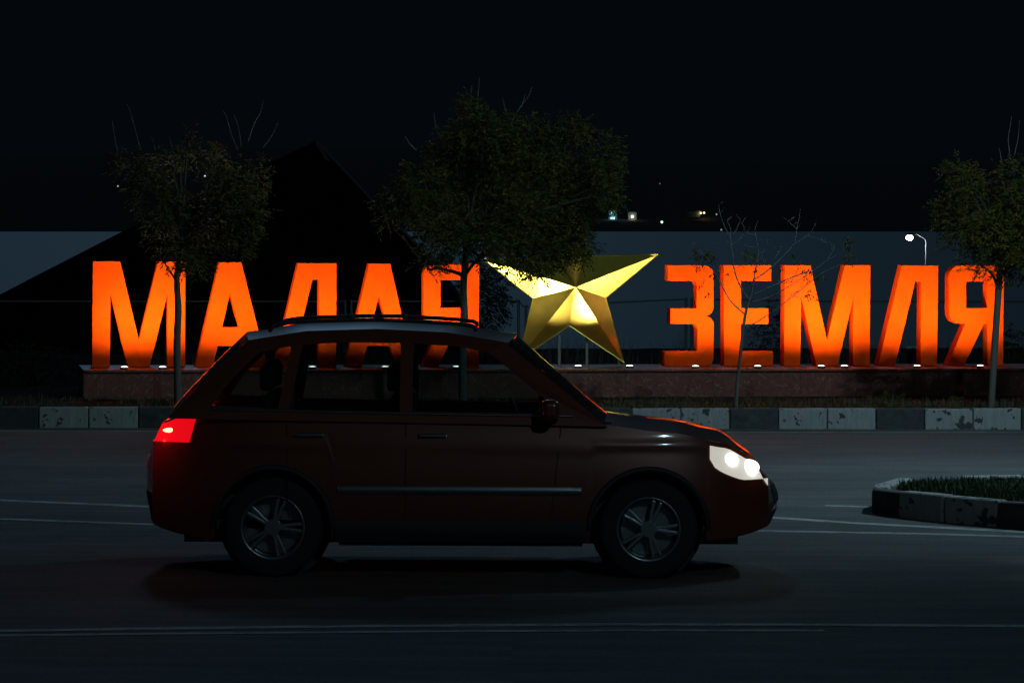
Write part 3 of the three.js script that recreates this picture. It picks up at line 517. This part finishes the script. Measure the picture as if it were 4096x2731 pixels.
// houses and lights across the bay
{
  const D = 7750, wallM = mat(lin(0.5, 0.55, 0.56), 0.9), roofM = mat(lin(0.05, 0.05, 0.05), 0.9);
  const glow = (c, k) => new THREE.MeshStandardMaterial({ color: 0x111111, emissive: c, emissiveIntensity: k });
  const house = (px, py, w, h, label, lampC, lamps, E) => {
    const c = atDepth(px, py, D), m = D / F4, t = thing('far_house', label, 'building', V(c.x, c.y - h * m / 2, c.z), 'lit houses across the bay');
    part(t, 'wall', box(w * m, h * m, 9, 0, h * m / 2, -6), wallM); part(t, 'roof', box(w * m + 1.5, 1.2, 11, 0, h * m + 0.6, -6), roofM);
    for (const [lx, ly, r] of lamps) { part(t, 'lamp', new THREE.SphereGeometry(r * m, 12, 8).translate(lx * m, h * m / 2 - ly * m, 1.5), glow(lampC, 3)); }
    if (E) { const l = new THREE.PointLight(lin(0.55, 0.95, 1), E, 0, 2); l.name = 'glow'; l.position.set(lamps[0][0] * m, h * m / 2 - lamps[0][1] * m, 1.5 + 6); l.castShadow = true; t.add(l); }
  };
  house(2452, 861, 34, 38, 'pale house with two lit strips on the far shore', lin(0.25, 0.55, 0.6), [[-3, -10, 4], [4, 11, 5], [-6, 11, 4]], 55);
  house(2530, 866, 34, 36, 'pale square house with one bright lamp on the far shore', lin(1, 0.95, 0.6), [[0, 0, 5]], 50);
  house(2776, 856, 52, 24, 'long dim house beside two warm lights on the far shore', lin(1, 0.6, 0.25), [[28, -4, 4], [41, -5, 4]], 12);
  const light = (px, py, r, c, k, label) => { const p = atDepth(px, py, 7560), m = 7560 / F4, t = thing('shore_light', label, 'light', V(p.x, p.y - 6, p.z), 'single lights across the bay'); part(t, 'mast', tube([V(0, -3, 0), V(0, 2, 0), V(0, 6, 0)], 0.3, 0.2, 5), poleMat); part(t, 'lamp', new THREE.SphereGeometry(r * m, 10, 8).translate(0, 6, 0.8), glow(c, k)); };
  light(2648, 888, 4.5, lin(0.45, 1, 0.6), 3, 'small green light on the far shore'); light(2867, 857, 3, lin(0.5, 0.7, 0.6), 0.6, 'faint light on the far shore above the sapling');
  light(2886, 919, 3.5, lin(0.5, 0.7, 0.7), 0.4, 'faint light at the water edge behind the sapling'); light(818, 704, 3.5, lin(0.7, 0.95, 1), 1.2, 'white light on the hill seen through the tree before the first M');
  light(470, 744, 3, lin(0.9, 0.65, 0.5), 0.7, 'pale orange light on the hill beside the tree before the first M'); light(2640, 734, 3, lin(0.5, 0.3, 0.3), 0.25, 'very faint pink light high on the far hill');
}

// ---------------------------------------------------------------- the car
{
  const L = 4.34, HL = L / 2, base = V(-0.36, fall(-0.36), -25.05);
  const car = thing('red_car', 'dark red crossover car with lit headlights and tail lights on the road', 'car', base); car.rotation.z = SLOPE;
  const paintM = new THREE.MeshPhysicalMaterial({ color: lin(0.13, 0.024, 0.01), roughness: 0.38, metalness: 0.25, clearcoat: 1, clearcoatRoughness: 0.06 });
  const plastic = mat(lin(0.012, 0.012, 0.013), 0.65), rubber = mat(lin(0.012, 0.012, 0.012), 0.9), chrome = mat(lin(0.6, 0.62, 0.65), 0.22, { metalness: 1 });
  const glass = new THREE.MeshPhysicalMaterial({ color: lin(0.72, 0.78, 0.78), roughness: 0.02, transmission: 1, thickness: 0, ior: 1.5 });
  const trim = mat(lin(0.02, 0.018, 0.018), 0.8);
  const curve = P => x => { if (x <= P[0][0]) return P[0][1]; for (let i = 1; i < P.length; i++) if (x <= P[i][0]) { let t = (x - P[i - 1][0]) / (P[i][0] - P[i - 1][0]); t = t * t * (3 - 2 * t) * 0.5 + t * 0.5; return lerp(P[i - 1][1], P[i][1], t); } return P[P.length - 1][1]; };
  const yTop = curve([[-2.17, 0.92], [-2.1, 1.06], [-1.9, 1.13], [-1.0, 1.125], [0.5, 1.09], [0.95, 1.07], [1.5, 1.01], [1.85, 0.94], [2.05, 0.84], [2.17, 0.66]]);
  const WX = 1.31, WR = 0.345, AR = 0.405;
  const yBot = x => { let b = 0.25 + 0.1 * Math.pow(Math.abs(x) / HL, 10); for (const c of [-WX, WX]) { const d = Math.abs(x - c); if (d < AR) b = Math.max(b, WR + Math.sqrt(AR * AR - d * d)); } return b; };
  const plan = x => 0.895 * (1 - (x > 0 ? 0.34 * Math.pow(x / HL, 7) : 0.22 * Math.pow(-x / HL, 9)) - 0.012 * x * x);
  const zAt = (x, y) => { const v = clamp((y - 0.25) / (yTop(x) - 0.25), 0, 1); return plan(x) * (0.955 + 0.05 * Math.sin(Math.PI * Math.pow(v, 0.8)) - 0.035 * v * v + 0.012 * Math.exp(-Math.pow((y - 0.93) / 0.03, 2))); };
  const N = 170, M = 16, xs = i => { const u = i / N * 2 - 1; return HL * Math.sin(u * Math.PI / 2) * 0.35 + HL * u * 0.65; };
  const side = s => grid((u, v) => { const x = xs(u * N), y = lerp(yBot(x), yTop(x), v); return V(x, y, s * zAt(x, y)); }, N, M);
  const capX = s => grid((u, v) => { const x = s * HL, y = lerp(yBot(x), yTop(x), u), z = zAt(x, y) * (v * 2 - 1); return V(x + s * 0.1 * (1 - Math.pow(v * 2 - 1, 2)) * Math.sin(Math.PI * clamp(u, 0, 1) * 0.8 + 0.3), y, z); }, 10, 14);
  const top = (x0, x1) => grid((u, v) => { const x = lerp(x0, x1, u), w = v * 2 - 1, y = yTop(x); return V(x + (Math.abs(x) > HL - 1e-6 ? Math.sign(x) * 0.1 * (1 - w * w) * Math.sin(Math.PI * 0.8 + 0.3) : 0), y + 0.05 * (1 - Math.pow(Math.abs(w), 2.6)) * clamp((HL - Math.abs(x)) * 3, 0, 1), zAt(x, y) * w); }, 30, 16);
  const bodyG = mergeVertices(mergeGeometries([side(1), side(-1), capX(1), capX(-1), top(0.86, HL), top(-HL, -1.9)].map(g => { g.deleteAttribute('uv'); g.deleteAttribute('normal'); return g; })), 1e-4); bodyG.computeVertexNormals();
  const body = part(car, 'body', bodyG, paintM); paintM.side = THREE.DoubleSide;
  part(car, 'underbody', merge([box(3.9, 0.1, 1.2, 0, 0.27, 0), box(1.7, 0.12, 1.66, 0, 0.28, 0), box(0.2, 0.4, 0.8, 1.9, 0.52, 0), box(0.2, 0.4, 0.8, -1.9, 0.55, 0)]), trim);
  for (const c of [-WX, WX]) for (const s of [-1, 1]) part(car, 'wheel_arch_liner', new THREE.CylinderGeometry(AR - 0.004, AR - 0.004, 0.34, 28, 1, true, Math.PI / 2, Math.PI).rotateX(Math.PI / 2).rotateZ(0).translate(c, WR, s * 0.69), new THREE.MeshStandardMaterial({ color: lin(0.008, 0.008, 0.008), roughness: 1, side: THREE.DoubleSide }));
  for (const c of [-WX, WX]) for (const s of [-1, 1]) part(car, 'wheel_well_wall', new THREE.CylinderGeometry(AR - 0.006, AR - 0.006, 0.02, 28).rotateX(Math.PI / 2).translate(c, WR, s * 0.53), trim);
  // greenhouse
  const zG = y => 0.845 - (y - 1.1) * 0.4 - 0.06 * Math.pow(clamp((y - 1.1) / 0.6, 0, 1.2), 2);
  const GP = [[1.02, 1.06], [0.62, 1.4], [0.30, 1.635], [-0.1, 1.70], [-0.6, 1.722], [-1.1, 1.705], [-1.5, 1.64], [-1.78, 1.38], [-2.05, 1.10]];
  const win = [[[0.70, 1.145], [0.52, 1.30], [0.20, 1.555], [0.0, 1.60], [-0.34, 1.622], [-0.34, 1.155]], [[-0.43, 1.155], [-0.43, 1.624], [-0.8, 1.628], [-1.12, 1.61], [-1.2, 1.165]], [[-1.28, 1.17], [-1.2, 1.60], [-1.42, 1.555], [-1.62, 1.36], [-1.74, 1.19]]];
  for (const s of [-1, 1]) {
    const sh = new THREE.Shape(GP.map(p => new THREE.Vector2(p[0], p[1]))); for (const w of win) sh.holes.push(new THREE.Path(w.map(p => new THREE.Vector2(p[0], p[1]))));
    const g = new THREE.ExtrudeGeometry(sh, { depth: 0.035, bevelEnabled: false, curveSegments: 4 }); const P = g.attributes.position; for (let i = 0; i < P.count; i++) P.setZ(i, s * (zG(P.getY(i)) - P.getZ(i))); g.computeVertexNormals();
    part(car, 'side_frame', g, paintM);
    for (const w of win) { const gg = new THREE.ExtrudeGeometry(new THREE.Shape(w.map(p => new THREE.Vector2(p[0] , p[1]))), { depth: 0.004, bevelEnabled: false }); const Q = gg.attributes.position; for (let i = 0; i < Q.count; i++) Q.setZ(i, s * (zG(Q.getY(i)) - 0.016 - Q.getZ(i))); gg.computeVertexNormals(); part(car, 'side_window', gg, glass); }
    // window surround and waist strip
    part(car, 'waist_trim', tube([V(0.78, 1.128, s * (zG(1.128) + 0.004)), V(-0.4, 1.142, s * (zG(1.142) + 0.004)), V(-1.76, 1.165, s * (zG(1.165) + 0.004))], 0.009, 0.009, 6), chrome);
    part(car, 'roof_rail', tube([V(0.1, 1.71, s * 0.565), V(0.02, 1.755, s * 0.56), V(-0.6, 1.785, s * 0.56), V(-1.25, 1.76, s * 0.56), V(-1.36, 1.7, s * 0.565)], 0.014, 0.014, 8), plastic);
  }
  const roofY = curve(GP.slice(2, 7).slice().reverse().map(p => [p[0], p[1]]));
  part(car, 'roof', sheet((u, v) => { const x = lerp(0.32, -1.5, u), w = v * 2 - 1, y = roofY(x) - 0.004; return V(x + (u < 0.5 ? 0.07 : -0.05) * (1 - w * w) * Math.abs(1 - 2 * u) , y + 0.045 * (1 - w * w), (zG(y) - 0.004) * w); }, 22, 16, V(0, -0.03, 0)), paintM);
  part(car, 'windscreen', sheet((u, v) => { const w = v * 2 - 1, y = lerp(1.065, 1.632, u), x = lerp(1.01, 0.31, Math.pow(u, 0.95)); return V(x + 0.09 * (1 - w * w) * (1 - 0.25 * u), y + 0.045 * (1 - w * w) * u, (zG(Math.max(y, 1.07)) - 0.03) * w); }, 10, 12, V(-0.004, -0.003, 0)), glass);
  part(car, 'rear_window', sheet((u, v) => { const w = v * 2 - 1, y = lerp(1.16, 1.632, u), x = lerp(-2.0, -1.505, u * 0.9 + 0.1 * u * u); return V(x - 0.06 * (1 - w * w), y + 0.04 * (1 - w * w) * u, (zG(y) - 0.04) * w); }, 8, 10, V(0.004, 0, 0)), glass);
  part(car, 'scuttle', box(0.3, 0.02, 1.5, 0.9, 1.075, 0), trim);
  // cabin
  part(car, 'dashboard', box(0.4, 0.3, 1.42, 0.72, 0.96, 0, 0.06), trim); part(car, 'cabin_floor', box(2.7, 0.06, 1.5, -0.55, 0.36, 0), trim);
  for (const z of [-0.38, 0.38]) for (const x of [-0.15, -1.05]) { const seat = part(car, 'seat', merge([box(0.5, 0.2, 0.5, x, 0.62, z, 0.05), box(0.16, 0.62, 0.5, x - 0.28, 0.95, z, 0.05)]), trim); part(seat, 'headrest', box(0.1, 0.19, 0.26, x - 0.33, 1.37, z, 0.04), trim); }
  part(car, 'steering_wheel', new THREE.TorusGeometry(0.18, 0.016, 8, 28).rotateY(Math.PI / 2).rotateZ(0.4).translate(0.42, 1.02, -0.38), plastic);
  part(car, 'rear_view_mirror', box(0.03, 0.07, 0.22, 0.42, 1.53, 0, 0.012), plastic);
  // trim on the flanks
  const flank = (x0, x1, y0, y1, off, s, ny = 3) => sheet((u, v) => { const x = lerp(x0, x1, u), y = lerp(y0(x), y1(x), v); return V(x, y, s * (zAt(x, y) + off * Math.sin(Math.PI * (0.15 + 0.7 * v)))); }, 30, ny, V(0, 0, -s * 0.012));
  for (const s of [-1, 1]) {
    part(car, 'sill_cladding', flank(-WX + AR + 0.03, WX - AR - 0.03, () => 0.245, () => 0.4, 0.022, s), plastic);
    part(car, 'side_moulding', flank(-0.86, 0.84, () => 0.585, () => 0.64, 0.018, s), chrome);
    for (const c of [-WX, WX]) part(car, 'wheel_arch_trim', tube(Array.from({ length: 13 }, (_, i) => { const a = Math.PI * i / 12, x = c + Math.cos(a) * (AR + 0.012), y = WR + Math.sin(a) * (AR + 0.012); return V(x, y, s * (zAt(clamp(x, -HL, HL), y) - 0.002)); }), 0.022, 0.022, 6, 24), plastic);
    for (const [x0, x1] of [[0.63, 0.7], [-0.385, -0.385], [-1.2, -1.22]]) part(car, 'door_seam', tube(Array.from({ length: 7 }, (_, i) => { const y = lerp(0.41, 1.1, i / 6), x = lerp(x0, x1, i / 6); return V(x, y, s * (zAt(x, y) + 0.0005)); }), 0.004, 0.004, 4), plastic);
    for (const x of [-0.2, -1.06]) part(car, 'door_handle', box(0.2, 0.03, 0.03, x, 0.99, s * (zAt(x, 0.99) + 0.014), 0.012), chrome);
    const mir = part(car, 'wing_mirror', box(0.13, 0.15, 0.2, 0.62, 1.18, s * 0.97, 0.05), paintM); part(mir, 'mirror_stalk', box(0.08, 0.04, 0.12, 0.64, 1.12, s * 0.86, 0.015), plastic);
    // lamps
    const hx0 = 1.74, hx1 = 2.165;
    const hl = part(car, 'headlight', sheet((u, v) => { const x = lerp(hx0, hx1, u), y = lerp(lerp(0.83, 0.68, Math.sqrt(Math.min(1, u * 1.8))), Math.min(0.925, yTop(x) - 0.035), v); return V(x, y, s * (zAt(x, y) + 0.008)); }, 12, 6, V(0, 0, -s * 0.02)), new THREE.MeshPhysicalMaterial({ color: lin(0.7, 0.7, 0.68), emissive: lin(1, 0.93, 0.8), emissiveIntensity: 0.5, roughness: 0.08 }));
    for (const cg of [new THREE.SphereGeometry(0.055, 16, 10).scale(1.35, 1, 0.5).translate(2.02, 0.765, s * (zAt(2.02, 0.765) + 0.002)), new THREE.SphereGeometry(0.045, 16, 10).scale(1.3, 1, 0.5).translate(1.88, 0.82, s * (zAt(1.88, 0.82) + 0.002))]) part(hl, 'lamp_core', cg, new THREE.MeshStandardMaterial({ color: 0xffffff, emissive: lin(1, 0.96, 0.88), emissiveIntensity: 7 }));
    const tl = part(car, 'tail_light', sheet((u, v) => { const x = lerp(-2.165, -1.9 + 0.05 * v, u), y = lerp(0.93, Math.min(1.115, yTop(x) - 0.004), v); return V(x, y, s * (zAt(x, y) + 0.008)); }, 10, 6, V(0, 0, -s * 0.02)), new THREE.MeshPhysicalMaterial({ color: lin(0.4, 0.004, 0.006), emissive: lin(1, 0.004, 0.012), emissiveIntensity: 0.75, roughness: 0.12 }));
    part(tl, 'lamp_core', new THREE.SphereGeometry(0.02, 14, 8).scale(2.6, 0.8, 0.6).translate(-2.04, 1.01, s * (zAt(-2.04, 1.01) + 0.006)), new THREE.MeshStandardMaterial({ color: 0xff2200, emissive: lin(1, 0.35, 0.12), emissiveIntensity: 6 }));
    const red = new THREE.PointLight(lin(1, 0.03, 0.02), 0.1, 6, 2); red.name = 'tail_glow'; red.position.set(-2.3, 1.0, s * 0.75); red.castShadow = true; car.add(red);
    const beam = new THREE.SpotLight(lin(1, 0.93, 0.8), 9, 40, 0.4, 1, 2); beam.name = 'headlight_beam'; beam.position.set(2.3, 0.78, s * 0.66); const tg = new THREE.Object3D(); tg.name = 'beam_target'; tg.position.set(12, -0.2, s * 0.66); car.add(tg); beam.target = tg; beam.castShadow = true; car.add(beam);
  }
  const capPt = (sx, y, w, off) => { const x = sx * HL, u = (y - yBot(x)) / (yTop(x) - yBot(x)); return V(x + sx * (0.1 * (1 - w * w) * Math.sin(Math.PI * clamp(u, 0, 1) * 0.8 + 0.3) + off), y, zAt(x, y) * w); };
  const capSheet = (sx, y0, y1, w, off) => sheet((u, v) => capPt(sx, lerp(y0, y1, u), lerp(-w, w, v), off), 4, 14, V(-sx * 0.012, 0, 0));
  part(car, 'grille', capSheet(1, 0.5, 0.63, 0.75, 0.006), plastic); part(car, 'front_bumper_trim', capSheet(1, 0.36, 0.45, 0.95, 0.008), plastic);
  part(car, 'rear_bumper_trim', capSheet(-1, 0.37, 0.56, 0.95, 0.008), plastic); part(car, 'number_plate', capSheet(-1, 0.7, 0.8, 0.3, 0.008), mat(lin(0.6, 0.6, 0.6), 0.5));
  // wheels
  const tyreG = new THREE.LatheGeometry([[0.22, -0.1], [0.25, -0.108], [0.31, -0.104], [0.335, -0.09], [0.345, -0.06], [0.345, 0.06], [0.335, 0.09], [0.31, 0.104], [0.25, 0.108], [0.22, 0.1]].map(p => new THREE.Vector2(p[0], p[1])), 40).rotateX(Math.PI / 2);
  const rimParts = [new THREE.LatheGeometry([[0.228, -0.1], [0.23, 0.1], [0.215, 0.103], [0.2, 0.085], [0.195, -0.09]].map(p => new THREE.Vector2(p[0], p[1])), 40).rotateX(Math.PI / 2), new THREE.CylinderGeometry(0.055, 0.06, 0.05, 20).rotateX(Math.PI / 2).translate(0, 0, 0.075), new THREE.CylinderGeometry(0.19, 0.19, 0.02, 24).rotateX(Math.PI / 2).translate(0, 0, -0.02)];
  for (let k = 0; k < 5; k++) for (const o of [-0.13, 0.13]) { const g = box(0.16, 0.028, 0.03, 0.125, 0, 0.08, 0.008); g.rotateZ(k * Math.PI * 2 / 5 + o); rimParts.push(g); }
  const rimG = merge(rimParts), rimM = mat(lin(0.32, 0.33, 0.35), 0.32, { metalness: 0.9 });
  for (const x of [-WX, WX]) for (const s of [1, -1]) { const w = new THREE.Group(); w.name = 'wheel'; w.position.set(x, WR, s * 0.76); if (s < 0) w.rotation.y = Math.PI; car.add(w); part(w, 'tyre', tyreG, rubber); part(w, 'rim', rimG, rimM); }
}

renderer.render(scene, camera);
